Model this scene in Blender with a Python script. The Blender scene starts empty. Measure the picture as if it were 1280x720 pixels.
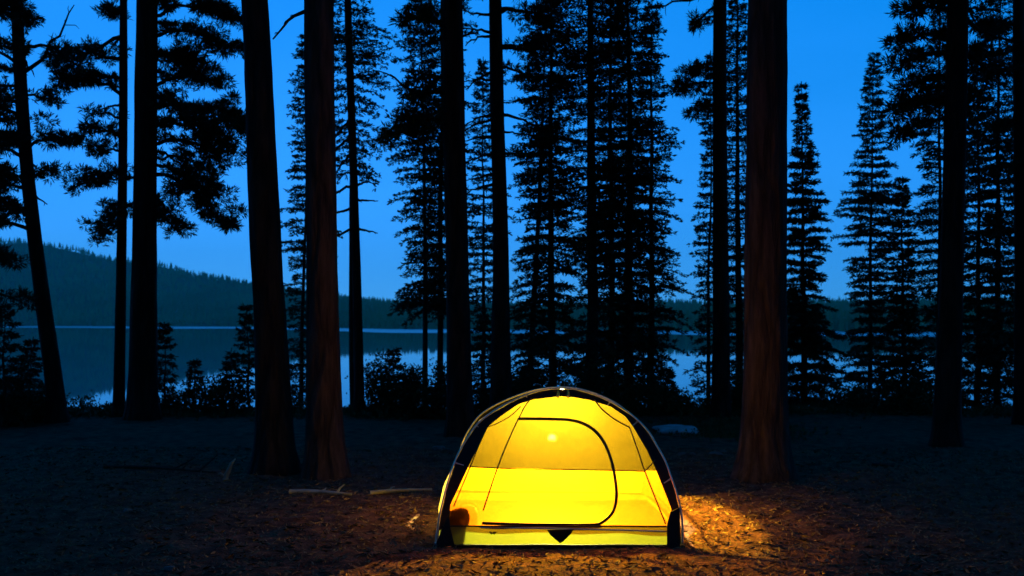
import bpy, math, random
import numpy as np
from mathutils import Vector

# ------------------------------------------------------------------ camera, sky, exposure
scene = bpy.context.scene
COL = scene.collection
FPX, HOR, CAMZ = 1256.0, 402.0, 1.6
cam_d = bpy.data.cameras.new("camera")
cam = bpy.data.objects.new("camera", cam_d); COL.objects.link(cam)
cam.location = (0, 0, CAMZ); cam.rotation_euler = (math.radians(90), 0, 0)
cam_d.sensor_width = 36.0; cam_d.lens = 36.0 * FPX / 1280.0
cam_d.shift_y = (HOR - 360.0) / 1280.0
cam_d.clip_start = 0.05; cam_d.clip_end = 6000
scene.camera = cam
cam_d.dof.use_dof = True; cam_d.dof.focus_distance = 7.4; cam_d.dof.aperture_fstop = 2.8

SUN_EL, SUN_AZ = math.radians(15.0), math.radians(-35.0)
world = bpy.data.worlds.new("World"); scene.world = world; world.use_nodes = True
wn, wl = world.node_tree.nodes, world.node_tree.links
wn.clear()
w_out = wn.new('ShaderNodeOutputWorld'); w_bg = wn.new('ShaderNodeBackground')
w_sky = wn.new('ShaderNodeTexSky'); w_sky.sky_type = 'NISHITA'; w_sky.sun_disc = False
w_sky.sun_elevation = SUN_EL; w_sky.sun_rotation = SUN_AZ
w_sky.air_density = 1.0; w_sky.dust_density = 0.0; w_sky.ozone_density = 6.0
w_tint = wn.new('ShaderNodeMix'); w_tint.data_type = 'RGBA'; w_tint.blend_type = 'MULTIPLY'
w_tint.inputs[0].default_value = 1.0
w_tint.inputs[7].default_value = (0.43, 1.36, 3.5, 1)      # dusk white balance (cool)
w_gam = wn.new('ShaderNodeGamma'); w_gam.inputs[1].default_value = 0.4    # evens the sky out as blue hour does
wl.new(w_sky.outputs[0], w_gam.inputs[0]); wl.new(w_gam.outputs[0], w_tint.inputs[6]); w_sub = wn.new('ShaderNodeVectorMath'); w_sub.operation = 'SUBTRACT'; w_sub.inputs[1].default_value = (0.365, 0, 0)
w_max = wn.new('ShaderNodeVectorMath'); w_max.operation = 'MAXIMUM'; w_max.inputs[1].default_value = (0, 0, 0)
w_nz = wn.new('ShaderNodeTexNoise'); w_nz.inputs['Scale'].default_value = 1.8; w_nz.inputs['Detail'].default_value = 5
w_tc = wn.new('ShaderNodeTexCoord'); w_mp = wn.new('ShaderNodeMapping'); w_mp.inputs['Scale'].default_value = (1, 1, 3.5)
wl.new(w_tc.outputs['Generated'], w_mp.inputs[0]); wl.new(w_mp.outputs[0], w_nz.inputs['Vector'])
w_mr = wn.new('ShaderNodeMapRange'); w_mr.inputs[1].default_value = .3; w_mr.inputs[2].default_value = .7; w_mr.inputs[3].default_value = .93; w_mr.inputs[4].default_value = 1.07
wl.new(w_nz.outputs[0], w_mr.inputs[0])
w_sc = wn.new('ShaderNodeVectorMath'); w_sc.operation = 'SCALE'; wl.new(w_tint.outputs[2], w_sc.inputs[0]); wl.new(w_mr.outputs[0], w_sc.inputs['Scale'])
wl.new(w_sc.outputs[0], w_sub.inputs[0]); wl.new(w_sub.outputs[0], w_max.inputs[0]); wl.new(w_max.outputs[0], w_bg.inputs[0])
w_bg.inputs[1].default_value = 0.15
wl.new(w_bg.outputs[0], w_out.inputs[0])

scene.view_settings.view_transform = 'Standard'; scene.view_settings.look = 'None'
scene.view_settings.exposure = 0.0; scene.view_settings.gamma = 1.0
scene.view_settings.use_curve_mapping = False
scene.cycles.max_bounces = 8; scene.cycles.diffuse_bounces = 4; scene.cycles.transparent_max_bounces = 12
scene.cycles.sample_clamp_indirect = 10.0
scene.cycles.volume_bounces = 0
HAZE = 0.00015
LAMP_POWER = 36000.0

# ------------------------------------------------------------------ helpers
rng = np.random.default_rng(11)

def P(px, py, D):
    return Vector(((px - 640.0) / FPX * D, D, CAMZ - (py - HOR) / FPX * D))

def mesh_np(name, V, F, mat, parent=None, smooth=False):
    V = np.asarray(V, np.float32); F = np.asarray(F, np.int32)
    me = bpy.data.meshes.new(name)
    n, k = F.shape
    me.vertices.add(len(V)); me.vertices.foreach_set('co', V.ravel())
    me.loops.add(n * k); me.loops.foreach_set('vertex_index', F.ravel())
    me.polygons.add(n)
    me.polygons.foreach_set('loop_start', np.arange(0, n * k, k, dtype=np.int32))
    me.polygons.foreach_set('loop_total', np.full(n, k, np.int32))
    me.polygons.foreach_set('use_smooth', np.full(n, smooth))
    me.update(calc_edges=True); me.validate()
    if mat: me.materials.append(mat)
    o = bpy.data.objects.new(name, me); COL.objects.link(o)
    if parent: o.parent = parent
    return o

def empty(name, loc, label, cat, group=None):
    o = bpy.data.objects.new(name, None); COL.objects.link(o)
    o.location = loc; o.empty_display_size = 0.2
    tag(o, label, cat, group); return o

def tag(o, label=None, cat=None, group=None, kind=None):
    if label: o['label'] = label
    if cat: o['category'] = cat
    if group: o['group'] = group
    if kind: o['kind'] = kind
    return o

def _hash(ix, iy, s):
    v = np.sin(ix * 127.1 + iy * 311.7 + s * 74.7) * 43758.5453
    return v - np.floor(v)
def vnoise(x, y, s=0):
    ix, iy = np.floor(x), np.floor(y); fx, fy = x - ix, y - iy
    fx = fx * fx * (3 - 2 * fx); fy = fy * fy * (3 - 2 * fy)
    a = _hash(ix, iy, s); b = _hash(ix + 1, iy, s); c = _hash(ix, iy + 1, s); d = _hash(ix + 1, iy + 1, s)
    return (a + (b - a) * fx) * (1 - fy) + (c + (d - c) * fx) * fy - 0.5
def fbm(x, y, s=0, o=4):
    r = 0; a = 1.0
    for i in range(o):
        r = r + a * vnoise(x, y, s + i * 17); x = x * 2.07 + 3.1; y = y * 2.03 + 1.7; a *= 0.5
    return r

def grid_faces(nr, nc, wrap=False):
    i = np.arange(nr - 1)[:, None]; j = np.arange(nc if wrap else nc - 1)[None, :]
    a = i * nc + j; b = i * nc + (j + 1) % nc
    return np.stack([a, b, b + nc, a + nc], -1).reshape(-1, 4)

def unit(v):
    return v / np.maximum(np.linalg.norm(v, axis=-1, keepdims=True), 1e-9)

class MB:
    """collects tubes and quads of ONE object"""
    def __init__(s): s.V = []; s.F = []; s.n = 0
    def add(s, V, F):
        V = np.asarray(V, float).reshape(-1, 3); s.V.append(V); s.F.append(np.asarray(F) + s.n); s.n += len(V)
    def tube(s, pts, rad, k=6, rough=0.0, seed=0, cap=True):
        pts = np.asarray([tuple(p) for p in pts], float); n = len(pts)
        rad = np.full(n, rad) if np.isscalar(rad) else np.asarray(rad, float)
        t = np.gradient(pts, axis=0); t = unit(t)
        ref = np.array([0.0, 0, 1]) if abs(t[:, 2]).mean() < 0.8 else np.array([0.0, 1, 0])
        u = unit(np.cross(t, ref)); w = np.cross(t, u)
        a = np.arange(k) / k * 2 * np.pi
        R = rad[:, None] * np.ones((1, k))
        if rough:
            L = np.concatenate([[0], np.cumsum(np.linalg.norm(np.diff(pts, axis=0), axis=1))])
            R = R * (1 + rough * 2 * fbm(np.cos(a)[None] * 2.5 + seed + 0 * L[:, None], np.sin(a)[None] * 2.5 + L[:, None] * 1.1, seed, 3))
        V = pts[:, None] + R[..., None] * (np.cos(a)[None, :, None] * u[:, None] + np.sin(a)[None, :, None] * w[:, None])
        F = grid_faces(n, k, True)
        V = V.reshape(-1, 3)
        if cap:
            V = np.vstack([V, pts[0], pts[-1]]); c0, c1 = n * k, n * k + 1
            j = np.arange(k)
            F = np.vstack([F, np.stack([j, np.full(k, c0), (j + 1) % k, (j + 1) % k], -1)[:, [1, 0, 2, 3]] * 1,
                           np.stack([np.full(k, c1), (n - 1) * k + j, (n - 1) * k + (j + 1) % k, (n - 1) * k + (j + 1) % k], -1)])
        s.add(V, F)
    def box(s, c, size, rz=0.0):
        x, y, z = [q / 2 for q in size]
        v = np.array([(-x,-y,-z),(x,-y,-z),(x,y,-z),(-x,y,-z),(-x,-y,z),(x,-y,z),(x,y,z),(-x,y,z)])
        ca, sa = math.cos(rz), math.sin(rz)
        v = np.stack([v[:,0]*ca - v[:,1]*sa, v[:,0]*sa + v[:,1]*ca, v[:,2]], -1) + np.array(tuple(c))
        s.add(v, [(0,3,2,1),(4,5,6,7),(0,1,5,4),(1,2,6,5),(2,3,7,6),(3,0,4,7)])
    def build(s, name, mat, parent=None, smooth=False, offset=(0, 0, 0)):
        V = np.vstack(s.V) - np.array(tuple(offset)); F = np.vstack(s.F)
        faces = [tuple(dict.fromkeys(f)) for f in F.tolist()]
        me = bpy.data.meshes.new(name); me.from_pydata(V.tolist(), [], faces)
        me.validate(); me.update()
        if smooth: me.polygons.foreach_set('use_smooth', np.ones(len(me.polygons), bool))
        if mat: me.materials.append(mat)
        o = bpy.data.objects.new(name, me); COL.objects.link(o)
        if parent: o.parent = parent
        return o

# ------------------------------------------------------------------ materials
def new_mat(name):
    m = bpy.data.materials.new(name); m.use_nodes = True
    return m, m.node_tree.nodes, m.node_tree.links, m.node_tree.nodes['Principled BSDF']

def noise_mat(name, c1, c2, scale=5.0, rough=0.9, bump=0.3, bscale=None, stretch=(1, 1, 1), spec=0.2, detail=6, bdist=0.02):
    m, n, l, b = new_mat(name)
    tc = n.new('ShaderNodeTexCoord'); mp = n.new('ShaderNodeMapping'); mp.inputs['Scale'].default_value = stretch
    l.new(tc.outputs['Object'], mp.inputs[0])
    nz = n.new('ShaderNodeTexNoise'); nz.inputs['Scale'].default_value = scale; nz.inputs['Detail'].default_value = detail
    l.new(mp.outputs[0], nz.inputs['Vector'])
    cr = n.new('ShaderNodeValToRGB'); cr.color_ramp.elements[0].position = .35; cr.color_ramp.elements[1].position = .68
    cr.color_ramp.elements[0].color = (*c1, 1); cr.color_ramp.elements[1].color = (*c2, 1)
    l.new(nz.outputs[0], cr.inputs[0]); l.new(cr.outputs[0], b.inputs['Base Color'])
    b.inputs['Roughness'].default_value = rough; b.inputs['Specular IOR Level'].default_value = spec
    if bump:
        n2 = n.new('ShaderNodeTexNoise'); n2.inputs['Scale'].default_value = bscale or scale * 3; n2.inputs['Detail'].default_value = 8
        l.new(mp.outputs[0], n2.inputs['Vector'])
        bp = n.new('ShaderNodeBump'); bp.inputs['Strength'].default_value = bump; bp.inputs['Distance'].default_value = bdist
        l.new(n2.outputs[0], bp.inputs['Height']); l.new(bp.outputs[0], b.inputs['Normal'])
    return m

def bark_mat(name, c1, c2, scale=1.0):
    m, n, l, b = new_mat(name)
    tc = n.new('ShaderNodeTexCoord'); mp = n.new('ShaderNodeMapping'); mp.inputs['Scale'].default_value = (9 * scale, 9 * scale, 1.5 * scale)
    l.new(tc.outputs['Object'], mp.inputs[0])
    nz = n.new('ShaderNodeTexNoise'); nz.inputs['Scale'].default_value = 1.2; nz.inputs['Detail'].default_value = 5
    l.new(mp.outputs[0], nz.inputs['Vector'])
    mx = n.new('ShaderNodeMix'); mx.data_type = 'VECTOR'; mx.inputs[0].default_value = 0.55
    l.new(mp.outputs[0], mx.inputs[4]); l.new(nz.outputs['Color'], mx.inputs[5])
    vo = n.new('ShaderNodeTexVoronoi'); vo.feature = 'DISTANCE_TO_EDGE'; vo.inputs['Scale'].default_value = 1.3
    l.new(mx.outputs[1], vo.inputs['Vector'])
    cr = n.new('ShaderNodeValToRGB'); cr.color_ramp.elements[0].position = 0.02; cr.color_ramp.elements[1].position = 0.22
    cr.color_ramp.elements[0].color = (c1[0] * .35, c1[1] * .35, c1[2] * .35, 1); cr.color_ramp.elements[1].color = (1, 1, 1, 1)
    l.new(vo.outputs['Distance'], cr.inputs[0])
    c2r = n.new('ShaderNodeValToRGB'); c2r.color_ramp.elements[0].position = .35; c2r.color_ramp.elements[1].position = .65
    c2r.color_ramp.elements[0].color = (*c1, 1); c2r.color_ramp.elements[1].color = (*c2, 1)
    n3 = n.new('ShaderNodeTexNoise'); n3.inputs['Scale'].default_value = 2.5; n3.inputs['Detail'].default_value = 8
    l.new(mp.outputs[0], n3.inputs['Vector']); l.new(n3.outputs[0], c2r.inputs[0])
    mu = n.new('ShaderNodeMix'); mu.data_type = 'RGBA'; mu.blend_type = 'MULTIPLY'; mu.inputs[0].default_value = .45
    l.new(c2r.outputs[0], mu.inputs[6]); l.new(cr.outputs[0], mu.inputs[7]); l.new(mu.outputs[2], b.inputs['Base Color'])
    b.inputs['Roughness'].default_value = .95; b.inputs['Specular IOR Level'].default_value = .1
    ad = n.new('ShaderNodeMath'); ad.operation = 'MULTIPLY_ADD'; ad.inputs[1].default_value = .4
    l.new(n3.outputs[0], ad.inputs[0]); l.new(cr.outputs[0], ad.inputs[2])
    bp = n.new('ShaderNodeBump'); bp.inputs['Strength'].default_value = .9; bp.inputs['Distance'].default_value = .025
    l.new(ad.outputs[0], bp.inputs['Height']); l.new(bp.outputs[0], b.inputs['Normal'])
    return m

def fabric_mat(name, col, transp, transl, diff=None, wrinkle=0.15, clear=None):
    """woven tent cloth: lets part of the light straight through, scatters the rest"""
    m, n, l, b = new_mat(name); n.remove(b)
    out = [x for x in n if x.type == 'OUTPUT_MATERIAL'][0]
    tc = n.new('ShaderNodeTexCoord')
    nz = n.new('ShaderNodeTexNoise'); nz.inputs['Scale'].default_value = 5; nz.inputs['Detail'].default_value = 4
    l.new(tc.outputs['Object'], nz.inputs['Vector'])
    bp = n.new('ShaderNodeBump'); bp.inputs['Strength'].default_value = wrinkle; bp.inputs['Distance'].default_value = .03
    l.new(nz.outputs[0], bp.inputs['Height'])
    d = n.new('ShaderNodeBsdfDiffuse'); d.inputs[0].default_value = (*(diff or col), 1)
    t = n.new('ShaderNodeBsdfTranslucent'); t.inputs[0].default_value = (*col, 1)
    l.new(bp.outputs[0], d.inputs['Normal']); l.new(bp.outputs[0], t.inputs['Normal'])
    g = n.new('ShaderNodeBsdfTransparent'); g.inputs[0].default_value = (*(clear or col), 1)
    m1 = n.new('ShaderNodeMixShader'); m1.inputs[0].default_value = transl
    l.new(d.outputs[0], m1.inputs[1]); l.new(t.outputs[0], m1.inputs[2])
    m2 = n.new('ShaderNodeMixShader'); m2.inputs[0].default_value = transp
    l.new(m1.outputs[0], m2.inputs[1]); l.new(g.outputs[0], m2.inputs[2])
    l.new(m2.outputs[0], out.inputs[0])
    return m

M = {}
M['ground'] = noise_mat('forest_floor', (.050, .018, .012), (.16, .060, .034), scale=7, rough=1.0, bump=.8, bscale=38, spec=.05, detail=10, bdist=.03)
M['litter'] = noise_mat('pine_litter', (.06, .030, .016), (.24, .135, .065), scale=40, rough=.9, bump=0)
M['bark_red'] = bark_mat('reddish_bark', (.048, .026, .021), (.095, .050, .038))
M['bark_dark'] = bark_mat('dark_bark', (.018, .012, .010), (.038, .024, .019))
M['bark_thin'] = noise_mat('thin_bark', (.022, .015, .012), (.045, .032, .025), scale=9, bump=.5, stretch=(1, 1, .3))
def leaf(name, a, b_): 
    m = noise_mat(name, a, b_, scale=2.2, rough=.8, bump=0, spec=.15); return m
M['fir'] = leaf('fir_needles', (.012, .024, .010), (.030, .050, .022))
M['pine'] = leaf('pine_needles', (.014, .024, .010), (.034, .050, .022))
M['shrub'] = leaf('shrub_leaves', (.018, .038, .012), (.045, .075, .025))
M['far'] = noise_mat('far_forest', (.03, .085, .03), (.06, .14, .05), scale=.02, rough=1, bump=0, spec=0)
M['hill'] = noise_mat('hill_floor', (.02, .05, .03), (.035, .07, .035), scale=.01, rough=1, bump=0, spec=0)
M['wood'] = noise_mat('bleached_wood', (.16, .13, .10), (.34, .29, .23), scale=6, bump=.5, stretch=(1, 1, 1))
M['stone'] = noise_mat('grey_stone', (.20, .20, .20), (.38, .38, .38), scale=5, bump=.6, bscale=20)
M['stone_d'] = noise_mat('dark_stone', (.07, .065, .06), (.15, .14, .13), scale=9, bump=.6, bscale=30)
M['grass'] = noise_mat('ground_cover', (.02, .045, .015), (.05, .09, .03), scale=3, bump=0)

# ------------------------------------------------------------------ ground: one sheet to the horizon
def steps(pairs):
    out = []
    for a, b, n in pairs: out.append(np.linspace(a, b, n, endpoint=False))
    return np.concatenate(out)
gx = steps([(-2600, -60, 12), (-60, -9, 50), (-9, -2.6, 80), (-2.6, 4.6, 170), (4.6, 10, 68), (10, 60, 48), (60, 2601, 13)])
gy = steps([(-400, -20, 12), (-20, 2, 22), (2, 4.6, 30), (4.6, 9.4, 130), (9.4, 20, 130), (20, 40, 30), (40, 2600, 14)])
X, Y = np.meshgrid(gx, gy)
edge = 18.0 + 0.9 * vnoise(X * .25, X * 0, 5)
def ground_z(X, Y):
    edge = 18.0 + 0.9 * vnoise(X * .25, X * 0, 5)
    t = np.clip((Y - edge) / 7.0, 0, 1); t = t * t * (3 - 2 * t)
    z = fbm(X * .35, Y * .35, 1, 3) * .07
    z *= np.clip(np.hypot(X - .38, Y - 8.05) / 2.5 - .35, 0, 1)
    fine = fbm(X * 3.1, Y * 3.1, 9, 4) * .035 * (np.hypot(X, Y) < 60)
    dt = np.maximum(np.abs(X - .34) - .88, np.abs(Y - 8.05) - .92); k = np.clip(dt / .08, 0, 1)
    fine = fine * k - .012 * (1 - k)
    return z + fine - 5.5 * t
Z = ground_z(X, Y)
ground = mesh_np('ground', np.stack([X, Y, Z], -1).reshape(-1, 3), grid_faces(len(gy), len(gx)), M['ground'], smooth=True)
tag(ground, 'dark bare forest floor of pine needles and dirt', kind='structure')
def gz(x, y): return float(ground_z(np.array([x]), np.array([y]))[0])

# ------------------------------------------------------------------ lake
m, n, l, b = new_mat('lake_water')
b.inputs['Base Color'].default_value = (.010, .085, .10, 1); b.inputs['IOR'].default_value = 1.33
tc = n.new('ShaderNodeTexCoord')
mp = n.new('ShaderNodeMapping'); mp.inputs['Scale'].default_value = (.5, 1.6, 1); l.new(tc.outputs['Object'], mp.inputs[0])
nz = n.new('ShaderNodeTexNoise'); nz.inputs['Scale'].default_value = 1.2; nz.inputs['Detail'].default_value = 3; l.new(mp.outputs[0], nz.inputs['Vector'])
bp = n.new('ShaderNodeBump'); bp.inputs['Strength'].default_value = .02; bp.inputs['Distance'].default_value = .02
l.new(nz.outputs[0], bp.inputs['Height']); l.new(bp.outputs[0], b.inputs['Normal'])
b.inputs['Roughness'].default_value = .02
M['water'] = m
WZ = -2.5
water = mesh_np('water', [(-2500, 19.5, WZ), (2500, 19.5, WZ), (2500, 1400, WZ), (-2500, 1400, WZ)], [(0, 1, 2, 3)], M['water'])
tag(water, 'still dark lake mirroring the hills and the sky', kind='structure')
# breeze-ruffled strip along the far shore
SH_PX = [-900, -200, 0, 310, 480, 860, 1250, 2000, 2600]
SH_D = [1000, 960, 936, 800, 560, 450, 380, 330, 330]
RG_Y = [300, 290, 293, 346, 371, 374, 372, 368, 368]
RG_PX = [-900, -200, 40, 310, 480, 640, 860, 1250, 2600]
RG_D = [1500, 1450, 1400, 1200, 900, 850, 800, 760, 760]
m, n, l, b = new_mat('ruffled_water')
b.inputs['Base Color'].default_value = (.02, .05, .07, 1); b.inputs['IOR'].default_value = 1.33; b.inputs['Roughness'].default_value = .30
b.inputs['Specular IOR Level'].default_value = 1.0
M['ruffled'] = m
u = np.linspace(-900, 2600, 180); sd = np.interp(u, SH_PX, SH_D)
wid = .30 + .10 * vnoise(u * .01, u * 0, 3) 
r0 = np.stack([(u - 640) / FPX * sd * (1 - wid), sd * (1 - wid), np.full_like(u, WZ + .004)], -1)
r1 = np.stack([(u - 640) / FPX * sd * 1.02, sd * 1.02, np.full_like(u, WZ + .004)], -1)
rw = mesh_np('water', np.vstack([r0, r1]), grid_faces(2, 180), M['ruffled'])
tag(rw, 'pale band of wind ruffled lake water along the far shore', kind='structure')

# ------------------------------------------------------------------ far hills and their forest
v = np.linspace(0, 1.6, 40)
U = np.linspace(-900, 2600, 160)
SD = np.interp(U, SH_PX, SH_D); RD = np.interp(U, RG_PX, RG_D); RY = np.interp(U, RG_PX, RG_Y)
TH = 8.5
RZ = CAMZ + (HOR - RY) / FPX * RD - TH
def hill_pt(uu, vv):
    sd = np.interp(uu, U, SD); rd = np.interp(uu, U, RD); rz = np.interp(uu, U, RZ)
    D = sd + (rd - sd) * vv
    t = np.clip(vv, 0, 1); h = t ** 1.15 * (1 - .12 * np.sin(t * 3.1))
    z = WZ - .4 + (rz - WZ) * h * np.where(vv > 1, 1 - (vv - 1) * .8, 1)
    z = z + (vnoise(uu * .02, vv * 5, 8) * 6 + vnoise(uu * .05, vv * 9, 4) * 3) * np.clip(vv * 6, 0, 1) * np.clip(rz / 60, .25, 1)
    return np.stack([(uu - 640) / FPX * D, D, z], -1)
UU, VV = np.meshgrid(U, v)
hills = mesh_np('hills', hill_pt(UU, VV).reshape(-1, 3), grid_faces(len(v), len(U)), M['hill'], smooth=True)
tag(hills, 'low wooded hills across the lake', kind='structure')
NT = 26000
uu = rng.uniform(-500, 1900, NT); vv = rng.random(NT) ** 1.1 * 1.08 + .012
base = hill_pt(uu, vv)
hgt = TH * rng.uniform(.55, 1.15, NT); wd = hgt * rng.uniform(.17, .27, NT)
k = 5; Vs = []; Fs = []
for tier, (z0, z1, rr) in enumerate([(.04, .55, 1.0), (.33, .8, .72), (.6, 1.0, .42)]):
    a = rng.uniform(0, 6.28, NT)[:, None] + np.arange(k) / k * 2 * np.pi
    rj = wd[:, None] * rr * rng.uniform(.7, 1.25, (NT, k))
    ring = np.stack([base[:, None, 0] + rj * np.cos(a), base[:, None, 1] + rj * np.sin(a), base[:, None, 2] + hgt[:, None] * (z0 + rng.uniform(-.03, .03, (NT, k)))], -1)
    top = base + np.stack([0 * hgt, 0 * hgt, hgt * z1], -1)
    Vt = np.concatenate([ring, top[:, None]], 1)
    off = tier * NT * (k + 1)
    b0 = off + np.arange(NT)[:, None] * (k + 1); j = np.arange(k)[None]
    Fs.append(np.stack([b0 + j, b0 + (j + 1) % k, b0 + k + 0 * j], -1).reshape(-1, 3)); Vs.append(Vt.reshape(-1, 3))
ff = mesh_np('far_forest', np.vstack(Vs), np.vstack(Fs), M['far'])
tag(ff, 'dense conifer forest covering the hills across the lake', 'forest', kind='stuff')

# ------------------------------------------------------------------ evening haze over the lake
mb_h = [(x, y, z) for z in (-8.0, 190.0) for (x, y) in ((-2700, -420), (2700, -420), (2700, 2700), (-2700, 2700))]
m = bpy.data.materials.new('haze_air'); m.use_nodes = True; n, l = m.node_tree.nodes, m.node_tree.links
n.remove(n['Principled BSDF']); vol = n.new('ShaderNodeVolumePrincipled'); vol.inputs['Color'].default_value = (.75, .95, .85, 1)
vol.inputs['Density'].default_value = HAZE
l.new(vol.outputs[0], [q for q in n if q.type == 'OUTPUT_MATERIAL'][0].inputs['Volume'])
hz_ = mesh_np('haze', mb_h, [(0, 3, 2, 1), (4, 5, 6, 7), (0, 1, 5, 4), (1, 2, 6, 5), (2, 3, 7, 6), (3, 0, 4, 7)], m)
tag(hz_, 'thin evening haze over the lake', kind='stuff')
# ------------------------------------------------------------------ foliage
def needle_tris(C, A, S, n, w, spread):
    """n needle blades per tuft; C centres, A axes, S lengths -> vertex array (3 per blade)"""
    C = np.asarray(C); A = unit(np.asarray(A)); S = np.asarray(S); N = len(C)
    d = unit(A[:, None] + spread * rng.normal(size=(N, n, 3)))
    p = unit(np.cross(d, rng.normal(size=(N, n, 3))))
    L = S[:, None, None] * rng.uniform(.55, 1.05, (N, n, 1))
    b0 = C[:, None] + rng.normal(size=(N, n, 3)) * S[:, None, None] * .12
    ww = (w * rng.uniform(.7, 1.3, (N, n, 1)))
    mid = b0 + d * L * .5
    return np.stack([b0, mid - p * ww, b0 + d * L, mid + p * ww], 2).reshape(-1, 3)

def quads(nv): return np.arange(nv, dtype=np.int32).reshape(-1, 4)

def bez(p0, d0, L, droop, n, wob=.06):
    """branch polyline"""
    t = np.linspace(0, 1, n)[:, None]
    p = p0 + d0 * L * t + np.array([0, 0, 1.0]) * (droop * L * t ** 2)
    p[1:] += rng.normal(size=(n - 1, 3)) * wob * L / n
    return p

def fir_tree(name, label, px, D, H, R, z0, lean=0.0, wpx=8, dens=1.0, needle=.095, basepy=None, group='conifers along the lake bank',
             gap=.0, mat='fir', one_sided=None, blade=.0115, px_top=None, twig=1.0, shape=.55):
    """narrow conifer: whorls of drooping boughs carrying flat sprays"""
    x0 = (px - 640) / FPX * D; zg = gz(x0, D)
    root = empty(name, (x0, D, zg), label, 'tree', group)
    r0 = wpx / FPX * D / 2
    H = H - zg
    tz = np.linspace(0, 1, 14)
    xt = 0 if px_top is None else (px_top - px) / FPX * D
    wob = np.cumsum(rng.normal(size=14)) * .012
    tx = xt * tz + wob * (1 - 0); 
    path = np.stack([tx, np.cumsum(rng.normal(size=14)) * .01, tz * H - .15 * (tz == 0)], -1)
    path[0, :2] = 0
    rad = r0 * (1.15 - 1.1 * tz ** .9); rad = np.maximum(rad, .008)
    mb = MB(); mb.tube(path, rad, 8)
    C = []; A = []; S = []
    z = z0
    while z < H - .08:
        f = (H - z) / max(H - z0, .1)
        prof = min(1, (f / shape)) ** .8 
        prof *= .85 + .2 * math.sin(z * 2.1 + px)
        Lb = max(.07, R * prof)
        nb = rng.integers(5, 8) if Lb > .2 else 5
        cx = np.interp(z, path[:, 2], path[:, 0]); cy = np.interp(z, path[:, 2], path[:, 1])
        a0 = rng.uniform(0, 6.28)
        for i in range(nb):
            if rng.random() < gap: continue
            az = a0 + i / nb * 6.283 + rng.normal() * .3
            if one_sided and math.cos(az) * one_sided < -.2 and rng.random() < .8: continue
            L = Lb * rng.uniform(.55, 1.15)
            up = .42 * (1 - f) - .05 + rng.uniform(-.10, .12)
            d0 = np.array([math.cos(az), math.sin(az), up]); 
            nn = 7
            br = bez(np.array([cx, cy, z + rng.uniform(-.05, .05)]), d0, L, -.12 - .26 * f, nn)
            mb.tube(br, np.linspace(max(.006, r0 * .16), .003, nn), 3, cap=False)
            ns = max(4, int(L / .058 * dens))
            side = np.cross(d0 / np.linalg.norm(d0), [0, 0, 1.0]); 
            for s in range(ns):
                t = .10 + .90 * (s + rng.random()) / ns
                pt = np.array([np.interp(t * (nn - 1), range(nn), br[:, q]) for q in range(3)])
                sg = 1 if s % 2 else -1
                tl = (L * .46 * (1.05 - t) + .05) * rng.uniform(.6, 1.15)
                td = side * sg + d0 * .75 + np.array([0, 0, -.18 + rng.normal() * .12])
                td /= np.linalg.norm(td)
                kk = max(2, int(tl * twig / .055))
                for q in range(kk):
                    C.append(pt + td * tl * (q + .3) / kk); A.append(td + np.array([0, 0, -.10])); S.append(needle * rng.uniform(.7, 1.2))
        z += rng.uniform(.13, .22) * (.6 + .6 * min(1, Lb))
    mb.build('trunk', M['bark_thin'], root)
    V = needle_tris(C, A, S, 6, blade, .42)
    mesh_np('crown', V, quads(len(V)), M[mat], root)
    return root

def clump(C, A, S, c, r, n, up=.3, sz=.13):
    """rounded pine clump: tufts on and in a flattened ball"""
    for _ in range(n):
        v_ = rng.normal(size=3); v_ /= np.linalg.norm(v_); q = v_ * r * rng.random() ** .4; q[2] *= .55
        C.append(c + q); A.append(v_ + np.array([0, 0, up])); S.append(sz * rng.uniform(.7, 1.25))

def trunk_mesh(path_px, D, H, k=20, rough=.05, seed=0, flare=1.35):
    """path_px: (px, py, width px) from the base upwards, all at distance D; continued to height H"""
    pts = [P(a, b_, D) for a, b_, w in path_px]; rad = [w / FPX * D / 2 for a, b_, w in path_px]
    base = Vector((pts[0].x, D, gz(pts[0].x, D)))
    Z = np.array([p.z for p in pts]) - base.z; Xs = np.array([p.x for p in pts]) - base.x; Rr = np.array(rad)
    sl = (Xs[-1] - Xs[-2]) / (Z[-1] - Z[-2])
    Z = np.append(Z, H); Xs = np.append(Xs, Xs[-1] + sl * .6 * (H - Z[-2])); Rr = np.append(Rr, .02)
    n = int(H / .12)
    zz = np.linspace(-.15, H, n)
    # smooth path
    def sm(y):
        v_ = np.interp(zz, Z, y); kx = 9
        vp = np.pad(v_, kx, mode='edge'); return np.convolve(vp, np.ones(2 * kx + 1) / (2 * kx + 1), 'valid')
    xx = sm(Xs); rr = sm(Rr)
    rr = rr * (1 + (flare - 1) * np.exp(-np.maximum(zz, 0) / .22))
    yy = .02 * np.sin(zz * .7 + seed)
    xx = xx - xx[0]
    path = np.stack([xx, yy, zz], -1)
    mb = MB(); mb.tube(path, rr, k, rough=rough, seed=seed + 1)
    return base, path, mb, rr

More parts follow.
